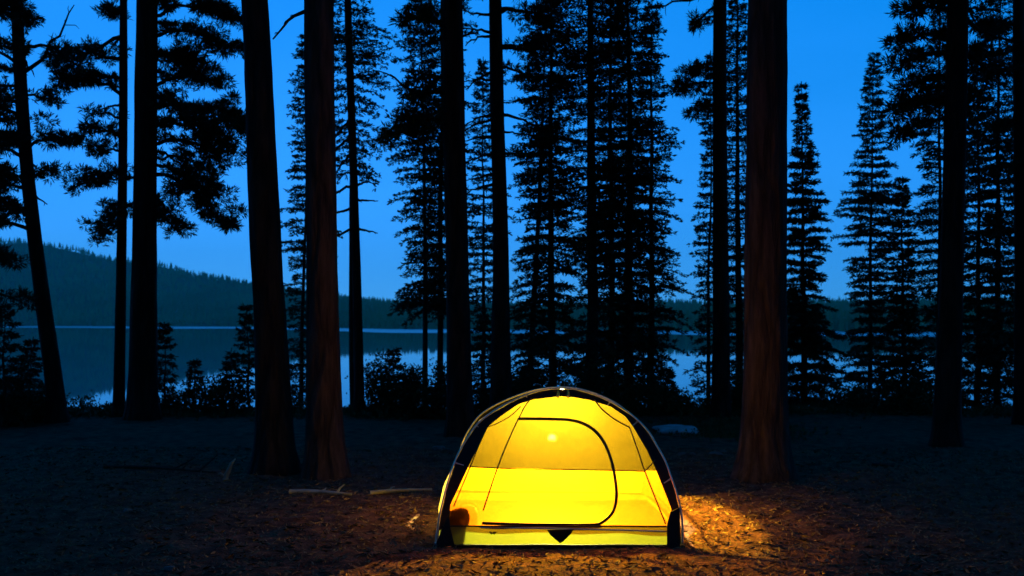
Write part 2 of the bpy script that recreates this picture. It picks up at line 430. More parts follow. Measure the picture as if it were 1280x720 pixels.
def pine_tree(name, label, path_px, D, H, feats, crown_z=None, crown_r=0, bark='bark_dark', seed=0, k=20, rough=.05,
              group='tall pines around the tent', dead=(), tuft=.12, blade=.0085, flare=1.35, cl_n=22, twigs=1.0):
    """feats: foliage boughs (py of attachment, tip px, tip py, bushiness, depth sway); dead: bare branches the same way"""
    base, path, mb, rr = trunk_mesh(path_px, D, H, k, rough, seed, flare)
    root = empty(name, base, label, 'tree', group)
    C = []; A = []; S = []
    def at_z(z): return np.array([np.interp(z, path[:, 2], path[:, q]) for q in range(2)] + [z])
    for (py, tx, ty, bush, sway) in feats:
        z = P(0, py, D).z - base.z; p0 = at_z(z)
        tip = np.array(tuple(P(tx, ty, D) - base)); tip[1] += sway
        dv = tip - p0; L = np.linalg.norm(dv); nn = 9
        t = np.linspace(0, 1, nn)[:, None]
        br = p0 + dv * t + np.array([0, 0, 1.]) * (.14 * L * np.sin(t * 3.14159)) 
        br[1:-1] += rng.normal(size=(nn - 2, 3)) * .018 * L
        mb.tube(br, np.linspace(.022 + .012 * L, .007, nn), 5, cap=False)
        ns = int(5 + L * 6 * bush)
        for s in range(ns):
            t = .22 + .78 * (s + rng.random()) / ns
            pt = np.array([np.interp(t * (nn - 1), range(nn), br[:, q]) for q in range(3)])
            dd = rng.normal(size=3); dd[2] = abs(dd[2]) * .35 - .12; dd /= np.linalg.norm(dd)
            l2 = L * .33 * (1.15 - t) * rng.uniform(.4, 1.2) + .06
            e = pt + dd * l2 + dv / L * l2 * .5
            mb.tube(np.array([pt, (pt + e) / 2 + rng.normal(size=3) * .02, e]), [.010, .007, .004], 3, cap=False)
            clump(C, A, S, e, rng.uniform(.10, .19) * (.7 + .3 * bush), int(cl_n * bush * rng.uniform(.6, 1.2)), sz=tuft)
            if rng.random() < .6: clump(C, A, S, (pt + e) / 2, .1, int(cl_n * bush * .4), sz=tuft)
    for dfe in dead:
        (py, tx, ty, cv) = dfe[:4]
        z = P(0, py, D).z - base.z; p0 = at_z(z)
        tip = np.array(tuple(P(tx, ty, D) - base)); tip[1] += rng.uniform(-.3, .3)
        dv = tip - p0; L = np.linalg.norm(dv); nn = 10
        t = np.linspace(0, 1, nn)[:, None]
        br = p0 + dv * t + np.array([0, 0, 1.]) * (cv * L * np.sin(t * 3.14159)); br[1:] += rng.normal(size=(nn - 1, 3)) * .015 * L
        mb.tube(br, np.linspace(.022 + .014 * L, .008, nn), 5, cap=False)
        for s in range(int(3 + 5 * L)):
            i = rng.integers(2, nn - 1); d = rng.normal(size=3) * .5 + dv / L * .8 + np.array([0, 0, -.15]); d /= np.linalg.norm(d)
            l2 = rng.uniform(.08, .3) * L * .6
            e = br[i] + d * l2
            mb.tube(np.array([br[i], br[i] + d * l2 * .5 + rng.normal(size=3) * .02 * L, e + np.array([0, 0, -.1 * l2])]), [.009, .007, .004], 3, cap=False)
    if crown_z:
        nb = int((H - crown_z) * 5)
        for i in range(nb):
            z = crown_z + (H - crown_z) * (i + rng.random()) / nb; f = (H - z) / (H - crown_z)
            az = i * 2.4 + rng.normal() * .3; L = crown_r * (.35 + .65 * min(1, f * 1.6)) * rng.uniform(.6, 1.1)
            d0 = np.array([math.cos(az), math.sin(az), .15 + .3 * (1 - f)])
            br = bez(at_z(z), d0, L, -.1, 7); mb.tube(br, np.linspace(.045, .012, 7), 5, cap=False)
            for s in range(int(L * 6)):
                t = .3 + .7 * rng.random(); q = br[int(t * 6)] + rng.normal(size=3) * .28 * L * .5
                clump(C, A, S, q, .32, 16, sz=.30)
    nS = len(C)
    mb.build('trunk', M[bark], root, smooth=True)
    if nS:
        S_ = np.array(S); V = needle_tris(C, A, S_, 9, blade, .55)
        mesh_np('crown', V, quads(len(V)), M['pine'], root)
    return root

# ---- the near and tall pines -------------------------------------------------
pine_tree('pine_tree', 'leaning slim pine at the far left with clumpy boughs on both sides', [(72, 524, 24), (62, 450, 20), (40, 290, 17), (26, 150, 15), (18, 0, 14)], 16.0, 12,
    [(90, -70, 95, 1, .2), (40, 48, 30, .9, -.2), (30, -40, 10, 1.1, .3), (10, 60, -40, .8, -.3), (185, 92, 178, 1.1, .1), (200, -40, 190, 1.1, 0), (225, 60, 210, .6, .3),
     (150, -50, 140, 1, -.4), (240, -30, 240, 1, .3), (290, -60, 290, 1, 0), (60, 110, 90, .55, -.3), (120, 66, 130, .5, 0)],
    seed=2, k=12, dead=[(95, 95, 5, -.1), (62, 48, 95, -.05), (265, -20, 275, .05), (240, 58, 255, 0), (80, -30, 60, .1), (107, -30, 112, .05)], crown_z=8, crown_r=2)
pine_tree('pine_tree', 'thin straight pine just left of the thick lakeside pine, top reaching out of frame', [(149, 516, 15), (152, 300, 12), (155, 0, 10)], 17.0, 11,
    [(45, 75, 118, .9, -.2), (20, 128, 14, .9, .2), (100, 96, 105, .9, 0), (75, 50, 85, .7, .3), (170, 112, 168, .8, 0), (190, 110, 195, .7, .3), (215, 98, 240, .9, -.2), (250, 112, 285, .8, .2), (150, 120, 150, .5, -.3),
     (280, 120, 305, .5, .1), (120, 68, 100, .8, .4)],
    seed=5, k=10, dead=[(48, 125, 62, .1), (130, 125, 140, .05)])
pine_tree('pine_tree', 'thick pine at the lake edge with heavy boughs sweeping right over the lake', [(178, 522, 37), (180, 400, 32), (182, 250, 28), (183, 100, 27), (184, 0, 26)], 16.6, 13,
    [(20, 290, 20, 1.4, .2), (5, 300, -10, 1.4, -.3), (45, 290, 62, 1.3, .2), (70, 255, 88, 1.2, -.2), (110, 280, 112, 1.1, 0), (140, 300, 160, 1.4, .2), (160, 305, 195, 1.4, -.2), (180, 280, 200, 1.2, .3),
     (200, 260, 215, .9, .1), (215, 285, 282, 1.5, .1), (205, 262, 250, 1.2, -.2), (240, 225, 285, 1., 0), (-10, 240, -30, 1.2, 0), (60, 225, 90, .9, .4), (120, 240, 150, 1, -.3), (262, 220, 292, .6, .2), (250, 130, 292, .6, -.1), (230, 112, 230, .7, .2)],
    seed=9, k=18, dead=[(190, 240, 215, .12), (30, 235, 28, .05)], crown_z=8, crown_r=2.2)
pine_tree('pine_tree', 'bare dark trunk left of the reddish trunk, leaning slightly left as it rises', [(345, 592, 46), (338, 480, 40), (330, 300, 37), (322, 120, 34), (316, 0, 33)], 10.7, 19,
    [], seed=12, k=32, rough=.07, flare=1.5, crown_z=7.2, crown_r=2.8)
pine_tree('pine_tree', 'straight reddish brown bare trunk left of the tent, nearest thick trunk on that side', [(408, 596, 48), (404, 480, 42), (402, 300, 38), (399, 120, 37), (398, 0, 37)], 10.4, 20,
    [], bark='bark_red', seed=21, k=36, rough=.06, flare=1.5, crown_z=7.5, crown_r=2.8, dead=[(18, 340, 48, .25)])
pine_tree('pine_tree', 'slender pine just right of the reddish trunk with fine drooping twigs', [(449, 502, 13), (446, 350, 11), (441, 180, 10), (434, 0, 9)], 17.3, 12,
    [], seed=33, k=10, group='slender pines by the lake', dead=[(235, 470, 232, .15), (232, 405, 262, .1), (250, 470, 250, .02), (260, 400, 275, .05), (285, 470, 290, 0), (150, 405, 185, .1), (170, 400, 212, .1), (190, 412, 228, .1), (285, 410, 300, 0)])
pine_tree('pine_tree', 'dark straight pine standing just behind the tent on its left', [(576, 546, 33), (573, 420, 30), (570, 300, 28), (567, 150, 27), (565, 0, 26)], 14.0, 16,
    [(90, 500, 150, .9, .4), (150, 480, 175, 1.0, .3), (40, 500, 20, .8, .3)], seed=41, k=20, dead=[(120, 475, 90, -.1), (52, 600, 40, .05)], crown_z=7, crown_r=2.4)
pine_tree('pine_tree', 'pine with bare crooked dead branches behind the tent, right of the dark straight pine', [(626, 534, 28), (626, 400, 22), (627, 290, 19), (622, 180, 18), (619, 0, 16)], 15.4, 14,
    [(12, 676, 25, .7, .2), (60, 672, 66, .6, .2), (196, 662, 205, .4, -.2), (85, 668, 100, .5, .2)], seed=55, k=14, crown_z=7, crown_r=2.2,
    dead=[(18, 578, 20, -.05), (48, 582, 62, .15), (42, 580, 42, .05), (88, 582, 108, .1), (100, 580, 104, .05), (145, 582, 155, .12), (148, 580, 168, .08), (170, 578, 172, .02), (190, 580, 205, .05), (218, 582, 222, .02), (228, 580, 245, .03), (15, 690, 15, .06), (60, 680, 72, .06), (142, 680, 160, .06), (165, 650, 168, .04)])
pine_tree('pine_tree', 'dark lakeside pine left of the thick reddish trunk on the right', [(901, 522, 23), (901, 350, 20), (900, 180, 18), (900, 0, 17)], 16.8, 13,
    [(105, 850, 112, 1, .2), (90, 862, 95, .7, -.2), (20, 872, 30, .6, .2), (130, 872, 140, .6, .3)], dead=[(5, 862, 40, .1), (-10, 812, 10, 0)], seed=61, k=14, crown_z=8, crown_r=2)
pine_tree('pine_tree', 'thick reddish brown trunk flaring at its foot, right of the tent', [(956, 602, 62), (958, 480, 53), (958, 300, 50), (959, 120, 49), (960, 0, 48)], 10.15, 21,
    [], bark='bark_red', seed=77, k=44, rough=.06, flare=1.5, crown_z=7.5, crown_r=3)
pine_tree('pine_tree', 'dark pine on the right with loose clumpy boughs high on both sides', [(1183, 559, 34), (1188, 450, 29), (1193, 300, 27), (1196, 120, 26), (1198, 0, 25)], 12.9, 15,
    [(20, 1148, 5, .9, .3), (50, 1146, 40, .9, .6), (70, 1136, 75, .8, .4), (95, 1150, 112, .9, .7), (130, 1140, 130, .9, .5), (10, 1250, 20, .8, .6), (60, 1255, 80, .8, .8), (110, 1245, 130, .8, .9), (150, 1150, 165, .8, .6)],
    seed=88, k=20, crown_z=6.5, crown_r=2.4, dead=[(60, 1262, 95, .05), (20, 1270, 60, -.1), (150, 1150, 160, .1)])
pine_tree('pine_tree', 'dark trunk at the right edge of the picture', [(1277, 530, 19), (1276, 400, 17), (1275, 200, 15), (1274, 0, 14)], 15.5, 13,
    [(90, 1240, 95, .8, .2), (30, 1245, 40, .8, .2), (60, 1300, 70, .8, 0), (150, 1250, 165, .7, 0), (210, 1248, 215, .6, 0)], seed=91, k=12)
pine_tree('pine_tree', 'clumpy pine boughs filling the left edge of the picture', [(-22, 520, 18), (-20, 300, 16), (-18, 0, 14)], 14.5, 10,
    [(0, 22, 15, 1, .1), (60, 14, 60, .9, .2), (110, 12, 130, 1, -.1), (180, 20, 175, 1, .2), (215, 15, 225, 1, 0), (255, 14, 265, .9, .1), (310, 12, 330, .8, 0), (370, 22, 380, .6, .2), (150, 8, 152, .8, 0)], seed=97, k=10)

# ---- the narrow conifers along the bank --------------------------------------
F = fir_tree
F('fir_tree', 'conifer behind the gap between the two thick left trunks, feathery drooping boughs', 376, 20, 7.4, .62, 1.0, wpx=6, gap=.1, shape=.4)
F('fir_tree', 'feathery conifer around the slender pine, its lower trunk bare', 441, 18, 12.0, .85, 4.3, wpx=6, gap=.2, dens=.7)
F('fir_tree', 'slim conifer with layered boughs reaching left, left of the dark straight pine', 532, 18.6, 8.2, .72, 2.1, wpx=7, gap=.05, shape=.35, dens=1.1)
F('fir_tree', 'slim conifer trunk close behind the dark straight pine', 549, 19.4, 12.0, .75, 2.6, wpx=8, gap=.1, shape=.4)
F('fir_tree', 'conifer behind the crooked dead branches', 600, 20.5, 7.0, .60, .6, wpx=7, gap=.2, shape=.4)
F('fir_tree', 'conifer with a curving trunk at the left of the central stand', 656, 19.5, 8.6, .62, .5, wpx=9, px_top=684, gap=.08, shape=.4)
F('fir_tree', 'dense conifer in the left part of the central stand', 692, 18.2, 9.4, .85, .4, wpx=10, gap=.1, shape=.4, dens=1.15)
F('fir_tree', 'tallest trunk of the central stand, clothed in dense boughs', 740, 17.6, 12.5, .95, .6, wpx=15, shape=.4, gap=.2, dens=.8)
F('fir_tree', 'slim conifer between the two thick trunks of the central stand', 765, 19.3, 11.0, .85, .6, wpx=9, gap=.15, dens=1., shape=.4)
F('fir_tree', 'stout conifer right of the middle of the central stand', 786, 18.0, 9.8, .88, .5, wpx=12, shape=.5, gap=.1, dens=1.15)
F('fir_tree', 'rightmost conifer of the central stand, boughs reaching toward the open sky', 814, 18.6, 8.2, .68, .5, wpx=9, shape=.6, gap=.12, dens=.9)
F('fir_tree', 'narrow ragged conifer left of the dark lakeside pine on the right', 884, 20, 7.0, .42, .7, wpx=6, shape=.4, gap=.15)
F('fir_tree', 'slim conifer hidden between the dark pine and the thick reddish trunk', 924, 19, 9.5, .62, .3, wpx=10, shape=.4, gap=.05)
F('fir_tree', 'dense pointed fir just right of the thick reddish trunk', 1004, 19, 6.15, 1.0, .1, wpx=9, shape=.95, dens=2.3)
F('fir_tree', 'pointed fir with a visible thin trunk standing alone against the sky', 1088, 21, 7.2, .68, .3, wpx=8, shape=.30, gap=.05, dens=1.7)
F('fir_tree', 'short dense fir right of the lone pointed fir', 1132, 17.6, 4.15, .52, .1, wpx=7, shape=.8, dens=2.)
F('fir_tree', 'tall loose conifer left of the dark pine on the right', 1174, 19.5, 8.9, .66, .8, wpx=8, shape=.4, gap=.12, needle=.12, dens=1.0)
F('fir_tree', 'conifer right of the dark pine on the right, clear gaps in its boughs', 1222, 18.6, 6.9, .7, .3, wpx=8, shape=.45, gap=.06, dens=1.4)
F('fir_tree', 'thin trunked conifer near the right edge, second from the edge', 1246, 19.4, 9.5, .8, .7, wpx=9, shape=.4, gap=.12, dens=1.0)
F('fir_tree', 'conifer standing behind the trunk at the right edge', 1288, 18, 8.5, .8, .4, wpx=8, shape=.4, gap=.05)
F('fir_tree', 'small fir in the lower left corner of the lake view', 6, 15.5, 1.95, .62, .05, wpx=5, shape=.8, dens=1.3, group='young firs on the bank')
F('fir_tree', 'low young fir left of the leaning slim pine', 34, 16.6, 1.35, .5, .05, wpx=4, shape=.8, dens=1.2, group='young firs on the bank')
F('fir_tree', 'young fir right of the thick pine with heavy boughs', 205, 17.6, 1.6, .38, .05, wpx=4, shape=.8, dens=1.0, group='young firs on the bank')
F('fir_tree', 'young pointed fir in front of the lake, left of the bare dark trunk', 292, 17.3, 1.15, .42, .05, wpx=4, shape=.8, dens=1.0, group='young firs on the bank')
F('fir_tree', 'spindly young fir hugging the left side of the bare dark trunk', 312, 17.6, 1.9, .25, .3, wpx=4, shape=.6, dens=.8, group='young firs on the bank')
F('fir_tree', 'tiny pointed fir among the shrubs, between the thick lakeside pine and the bare trunk', 240, 17.5, .95, .22, .05, wpx=3, shape=.8, dens=.8, group='young firs on the bank')
F('fir_tree', 'young fir between the slender pine and the slim conifers', 492, 17.4, 1.15, .48, .05, wpx=4, shape=.8, dens=1.2, group='young firs on the bank')
F('fir_tree', 'young fir beneath the pine with dead branches', 602, 17.2, 1.7, .5, .05, wpx=4, shape=.8, dens=1.2, group='young firs on the bank')
F('fir_tree', 'young fir under the left part of the central stand', 668, 17.0, 1.35, .5, .05, wpx=4, shape=.8, dens=1.2, group='young firs on the bank')
F('fir_tree', 'young fir under the right edge of the central stand', 832, 17.4, .9, .32, .05, wpx=4, shape=.8, dens=1.1, group='young firs on the bank')

# ---- shrubs on the bank -------------------------------------------------------
def shrub(label, px, D, w, h, n=1500, leaf_s=.05, top=1.0):
    x0 = (px - 640) / FPX * D; zg = gz(x0, D)
    root = empty('shrub', (x0, D, zg), label, 'shrub', 'shrubs on the lake bank')
    mb = MB(); C = []; A = []; S = []
    ns = int(14 + w * 10)
    for i in range(ns):
        a = rng.uniform(0, 6.28); sx = math.cos(a) * w / 2 * rng.random() ** .6; sy = math.sin(a) * .35 * rng.random()
        hh = h * (1 - .6 * (abs(sx) / (w / 2)) ** 2) * rng.uniform(.6, 1.12)
        tip = np.array([sx, sy, hh]); b0 = np.array([sx * .35, sy * .4, -.05])
        t = np.linspace(0, 1, 5)[:, None]; st = b0 + (tip - b0) * t + np.array([sx * .12, 0, 0]) * np.sin(t * 3.1); st[1:] += rng.normal(size=(4, 3)) * .02
        mb.tube(st, np.linspace(.009, .003, 5), 3, cap=False)
        for q in range(int(n / ns)):
            t = rng.random() ** .6; p = st[0] * (1 - t) + st[-1] * t + rng.normal(size=3) * np.array([.10, .10, .07])
            C.append(p); A.append(rng.normal(size=3) + np.array([0, 0, .5])); S.append(leaf_s * rng.uniform(.7, 1.4))
    mb.build('stem', M['bark_thin'], root)
    V = needle_tris(C, A, S, 3, .016, .9)
    mesh_np('foliage', V, quads(len(V)), M['shrub'], root)

shrub('leafy low shrub beside the foot of the leaning slim pine', 104, 18.1, .4, .22, 300)
shrub('low spreading shrub at the foot of the thick lakeside pine', 226, 18.0, .8, .36, 700)
shrub('rounded shrub below the young pointed fir, left of the bare dark trunk', 272, 17.5, 1.0, .66, 1500)
shrub('small shrub in the gap between the two thick left trunks', 372, 17.9, .4, .28, 350)
shrub('airy leafy shrub against the bright water, right of the slender pine', 472, 17.6, .9, 1.0, 1300)
shrub('dense shrub between the slender pine and the slim conifers', 510, 17.3, 1.0, .9, 2400)
shrub('dark shrub behind the dark straight pine', 556, 17.0, .9, .9, 1800)
shrub('dark shrub just left of the tent top', 640, 17.0, 1.2, .75, 2200)
shrub('shrub directly behind the top of the tent', 694, 17.4, .6, .45, 900)
shrub('shrub at the foot of the tallest trunk in the central stand', 748, 17.0, 1.3, .85, 2400)
shrub('shrub below the right side of the central stand', 810, 17.2, 1.1, .6, 1900)
shrub('small low shrub in the lake gap left of the dark pine', 850, 17.5, .5, .35, 700)
shrub('low shrub behind the thick reddish trunk', 930, 17.2, 1.3, .7, 1900)
shrub('twiggy low shrub in the lake gap below the lone pointed fir', 1066, 17.6, .9, .42, 1300)
shrub('dark shrub beneath the short dense fir', 1125, 17.2, 1.2, .6, 2200)
shrub('shrub in the shade left of the leaning slim pine', 30, 16.2, 1.3, .6, 2200)

# undergrowth running along the crest of the bank
N = 16000
ux = rng.uniform(-11, 11, N); uy = 17.5 + rng.normal(size=N) * .40
den = vnoise(ux * .9, ux * 0, 31) + .5
keep = rng.random(N) < .25 + .8 * den; ux, uy, den = ux[keep], uy[keep], den[keep]
uz = ground_z(ux, uy) + rng.random(len(ux)) ** 1.7 * (.03 + .13 * den)
V = needle_tris(np.stack([ux, uy, uz], -1), rng.normal(size=(len(ux), 3)) * .6 + np.array([0, 0, 1]), np.full(len(ux), .11), 4, .012, .7)
tag(mesh_np('undergrowth', V, quads(len(V)), M['shrub']), 'dark low undergrowth along the crest of the lake bank', 'undergrowth', kind='stuff')
# patch of green ground cover beside the flat slab
N = 2500
p_ = P(905, 533, 15.2); ux = p_.x + rng.normal(size=N) * .45; uy = 15.0 + rng.normal(size=N) * .6
uz = ground_z(ux, uy)
V = needle_tris(np.stack([ux, uy, uz], -1), rng.normal(size=(N, 3)) * .5 + np.array([0, 0, 1]), np.full(N, .09), 3, .01, .6)
tag(mesh_np('ground_cover', V, quads(len(V)), M['grass']), 'patch of low green plants beside the pale slab', 'plants', kind='stuff')

# ---- unseen wood added behind and beside the camera to block sky light ----------------
C = []; A = []; S = []; mb = MB()
spots = []
for i in range(190):
    x, y = rng.uniform(-34, 34), rng.uniform(-34, 13)
    if y > -3 and abs(x) < 7.5 + max(0, y) * .62: continue
    if math.hypot(x, y) < 3.5: continue
    spots.append((x, y))
for (x, y) in spots:
    H = rng.uniform(15, 22); mb.tube([(x, y, -.3), (x + rng.normal() * .3, y, H * .5), (x + rng.normal() * .5, y, H)], [.24, .18, .03], 7)
    for q in range(420):
        z = rng.uniform(3.2, H); f = min(1, (H - z) / (H * .5)); a = rng.uniform(0, 6.28); r = 2.9 * f * rng.random() ** .5
        C.append((x + r * math.cos(a), y + r * math.sin(a), z)); A.append(rng.normal(size=3)); S.append(.75)
V = needle_tris(np.array(C), A, S, 7, .16, .8)
sw = mesh_np('sky_block_forest', V, quads(len(V)), M['pine'])
tag(sw, 'unseen dense wood added behind and beside the camera to block sky light', 'forest', kind='stuff')
sf = mb.build('trunk', M['bark_dark'], sw); tag(sf, kind='stuff')

# ------------------------------------------------------------------ the tent
TY = 8.05
tent = empty('tent', (.38, TY, 0), 'small glowing yellow dome tent with a dark zipped door, lit from inside', 'tent')
OFF = np.array([.38, TY, 0])
M['fab'] = fabric_mat('yellow_tent_fabric', (.34, .066, .002), .42, .9, wrinkle=.45, clear=(.95, .52, .03))
M['net'] = fabric_mat('amber_tent_mesh', (.040, .0235, .0014), .00012, .5, wrinkle=.45, clear=(1, .85, .25))
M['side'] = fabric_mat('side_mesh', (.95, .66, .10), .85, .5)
M['side_mid'] = fabric_mat('side_mesh_spill_fade', (.4, .25, .05), .25, .5)  # passes less lamp light, to soften the edge of the spill
M['side_low'] = fabric_mat('side_mesh_spill_cut', (.22, .14, .03), .10, .5)  # passes little lamp light, holds back the spill on the left and higher up
M['side_up'] = fabric_mat('side_cloth', (.02, .012, .002), .0, .5, diff=(.3, .25, .05))  # made almost lightproof to keep lamp light off the trunks
M['rear'] = fabric_mat('rear_tent_fabric', (.04, .018, .002), .0, .35, diff=(.6, .42, .05))  # dimmer than the front cloth, to keep lamp light off the trunks behind
M['tub'] = fabric_mat('olive_floor_wall', (.10, .10, .008), .0, .40, diff=(.16, .17, .05))
M['darkfab'] = noise_mat('dark_trim_fabric', (.006, .005, .006), (.012, .010, .011), scale=30, rough=.8, bump=.2)
M['zip'] = noise_mat('dark_zip_tape', (.015, .009, .006), (.03, .018, .01), scale=60, rough=.6, bump=.2)
M['pole'] = noise_mat('grey_pole_metal', (.50, .48, .38), (.66, .62, .50), scale=30, rough=.35, bump=0, spec=.6)
M['pole'].node_tree.nodes['Principled BSDF'].inputs['Metallic'].default_value = .4
M['clipmat'] = noise_mat('yellow_clip', (.6, .42, .06), (.8, .6, .12), scale=30, rough=.4, bump=0)
M['seam'] = noise_mat('seam_tape', (.16, .09, .01), (.26, .15, .02), scale=40, rough=.8, bump=0)

def front(px, py, off=0.0):
    """point where the line of sight meets the bulging front wall of the tent"""
    px = np.asarray(px, float); py = np.asarray(py, float)
    y = np.full(np.broadcast(px, py).shape, 7.5)
    for _ in range(30):
        z = CAMZ - (py - HOR) / FPX * y
        y = .5 * y + .5 * (7.17 + .25 * z + .52 * np.clip(z, 0, 2) ** 2 - off)
    z = CAMZ - (py - HOR) / FPX * y
    return np.stack([(px - 640) / FPX * y, y, z], -1) - OFF

LY = [662, 631, 610, 580, 558, 534, 521, 510, 504, 499, 496.5, 495]; LX = [556, 563, 573, 587, 598, 609, 625, 640, 651, 667, 688, 702]
RYY = [667, 636, 610, 585, 561, 534, 521, 508, 503, 499.5, 496.5, 495]; RX = [839, 839.5, 829, 819, 807.5, 791.5, 782, 763, 750, 735, 716, 702]
def wall(vs, ncol=40):
    rows = []
    for q in vs:      # q in 0..11 = index along the outline
        yl = np.interp(q, range(12), LY); yr = np.interp(q, range(12), RYY)
        xl = np.interp(q, range(12), LX); xr = np.interp(q, range(12), RX)
        s = np.linspace(0, 1, ncol)
        rows.append(front(xl + (xr - xl) * s, yl + (yr - yl) * s))
    V = np.array(rows)
    # gentle slack in the cloth
    V[..., 1] += .016 * fbm(V[..., 0] * 3, V[..., 2] * 5, 3, 3)
    return V
def mirror(V): W = V.copy(); W[..., 1] *= -1; return W
q_low = np.linspace(0, 2.86, 22); q_up = np.concatenate([np.linspace(2.86, 5, 14), np.linspace(5, 11, 30)[1:]])
def sheet(name, V, mat, flip=False):
    return mesh_np(name, V.reshape(-1, 3), grid_faces(V.shape[0], V.shape[1]), mat, tent, smooth=True)
VL, VU = wall(q_low), wall(q_up)
sheet('wall_panel', VL, M['fab']); sheet('mesh_panel', VU, M['net'])
sheet('wall_panel', mirror(VL), M['rear']); sheet('mesh_panel', mirror(VU), M['rear'])
# side walls of netting running back over the tent, clarity stepped to shape the light spill
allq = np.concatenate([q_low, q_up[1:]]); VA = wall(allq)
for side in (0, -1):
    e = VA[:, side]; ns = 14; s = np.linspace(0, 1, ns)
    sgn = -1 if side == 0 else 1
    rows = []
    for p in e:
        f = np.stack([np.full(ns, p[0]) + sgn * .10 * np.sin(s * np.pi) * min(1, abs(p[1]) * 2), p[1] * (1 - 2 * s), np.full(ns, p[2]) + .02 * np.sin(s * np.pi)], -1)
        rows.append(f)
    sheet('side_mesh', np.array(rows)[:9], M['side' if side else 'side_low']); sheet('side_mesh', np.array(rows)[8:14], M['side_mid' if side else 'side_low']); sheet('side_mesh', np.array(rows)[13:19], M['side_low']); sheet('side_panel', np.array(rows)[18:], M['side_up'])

# floor wall (bathtub) and groundsheet
ftl, ftr = front(550, 683), front(850, 686)
zl = .0; hz = .135
def ring(z, inset=0.0):
    yf = -.885 + inset
    xl, xr = -.90 + inset, .815 - inset
    pts = []
    for s in np.linspace(0, 1, 24): pts.append((xl + (xr - xl) * s, yf + .008 * math.sin(s * 19), z))
    for s in np.linspace(0, 1, 20)[1:]: pts.append((xr + .04 * math.sin(s * np.pi), yf + (-2 * yf) * s, z))
    for s in np.linspace(1, 0, 24)[1:]: pts.append((xl + (xr - xl) * s, -yf, z))
    for s in np.linspace(1, 0, 20)[1:-1]: pts.append((xl - .04 * math.sin(s * np.pi), yf + (-2 * yf) * s, z))
    return np.array(pts)
rb = [ring(.012, 0), ring(.05, .006), ring(.09, .013), ring(.135, .02)]
for q_ in rb[1:]:      # right side of the floor wall lowered to let lamp light spill out
    q_[:, 2] *= np.where((np.abs(q_[:, 1]) < .8) & (q_[:, 0] > 0), .5, 1)
nR = len(rb[0])
o = mesh_np('floor_wall', np.vstack(rb), grid_faces(4, nR, True), M['tub'], tent, smooth=True)
mbx = MB(); mbx.tube(list(ring(.137, .02)) + [ring(.137, .02)[0]], .006, 6, cap=False); mbx.build('floor_seam', M['zip'], tent)
mbx = MB(); mbx.box((-.0425, 0, .004), (1.78, 1.84, .014)); mbx.build('groundsheet', M['darkfab'], tent)

def line(name, pts, r, mat, off=.012, sub=8, k=6, flat=False):
    pts = np.array(pts, float); n = len(pts)
    # smooth resample (Catmull-Rom)
    out = []
    for i in range(n - 1):
        p0, p1, p2, p3 = pts[max(i - 1, 0)], pts[i], pts[i + 1], pts[min(i + 2, n - 1)]
        for t in np.linspace(0, 1, sub, endpoint=False):
            out.append(.5 * ((2 * p1) + (-p0 + p2) * t + (2 * p0 - 5 * p1 + 4 * p2 - p3) * t * t + (-p0 + 3 * p1 - 3 * p2 + p3) * t ** 3))
    out.append(pts[-1]); out = np.array(out)
    W = front(out[:, 0], out[:, 1], off)
    mb = MB(); mb.tube(W, r, k); return mb.build(name, M[mat], tent, smooth=True)

door = [(602.5, 654), (650, 655.5), (700, 656), (742, 656), (752, 653), (762, 645), (768, 635), (770.5, 620), (769, 600), (764, 575), (755, 553), (743, 538), (728, 529), (712, 525), (695, 524), (668, 523.5), (648.5, 523.5)]
line('door_zip', door, .0125, 'zip')
line('door_seam', [(648, 523), (633, 556), (620, 590), (604, 638)], .006, 'zip', sub=4)
line('seam', [(665, 497), (656, 508), (648.5, 523)], .005, 'seam', sub=3)
line('seam', [(651, 508), (638, 520), (622, 529), (609, 534)], .004, 'seam', sub=4)
line('seam', [(609, 534), (598, 558), (588, 583), (567, 633)], .005, 'seam', sub=4)
line('seam', [(742, 498), (752, 511), (764, 521), (775, 528), (787, 534)], .006, 'seam', sub=4)
line('seam', [(787, 534), (797, 562), (806, 589), (820, 625), (832, 655)], .006, 'seam', sub=4)
line('seam', [(588, 583.5), (640, 586), (700, 587), (760, 588), (806, 589)], .0045, 'zip', sub=4)
line('seam', [(806, 589), (812, 583), (819, 575)], .005, 'seam', sub=3)
line('door_sill', [(600, 659.5), (700, 661), (836, 664.5)], .0065, 'pole', off=.03, sub=6)

# poles: one arch over the front, its twin over the back
arc = [(544.5, 679), (547, 661), (550, 642), (558, 609), (568, 578), (580, 554), (595, 532), (610, 519), (625.5, 509), (641, 501), (657, 494), (676, 488), (696, 485.5), (713, 486), (728, 488.5), (746, 494.5), (763, 502),
       (782, 513), (798, 526), (811, 540), (821, 557), (832, 577), (839.5, 598), (846, 617), (850.5, 636), (853, 655), (853, 680)]
a_ = np.array(arc)
ap = line('pole', arc, .0078, 'pole', off=.05, sub=5)
m2 = ap.copy(); m2.data = ap.data.copy(); COL.objects.link(m2); m2.parent = tent
for vtx in m2.data.vertices: vtx.co.y = -vtx.co.y
m2.data.flip_normals()
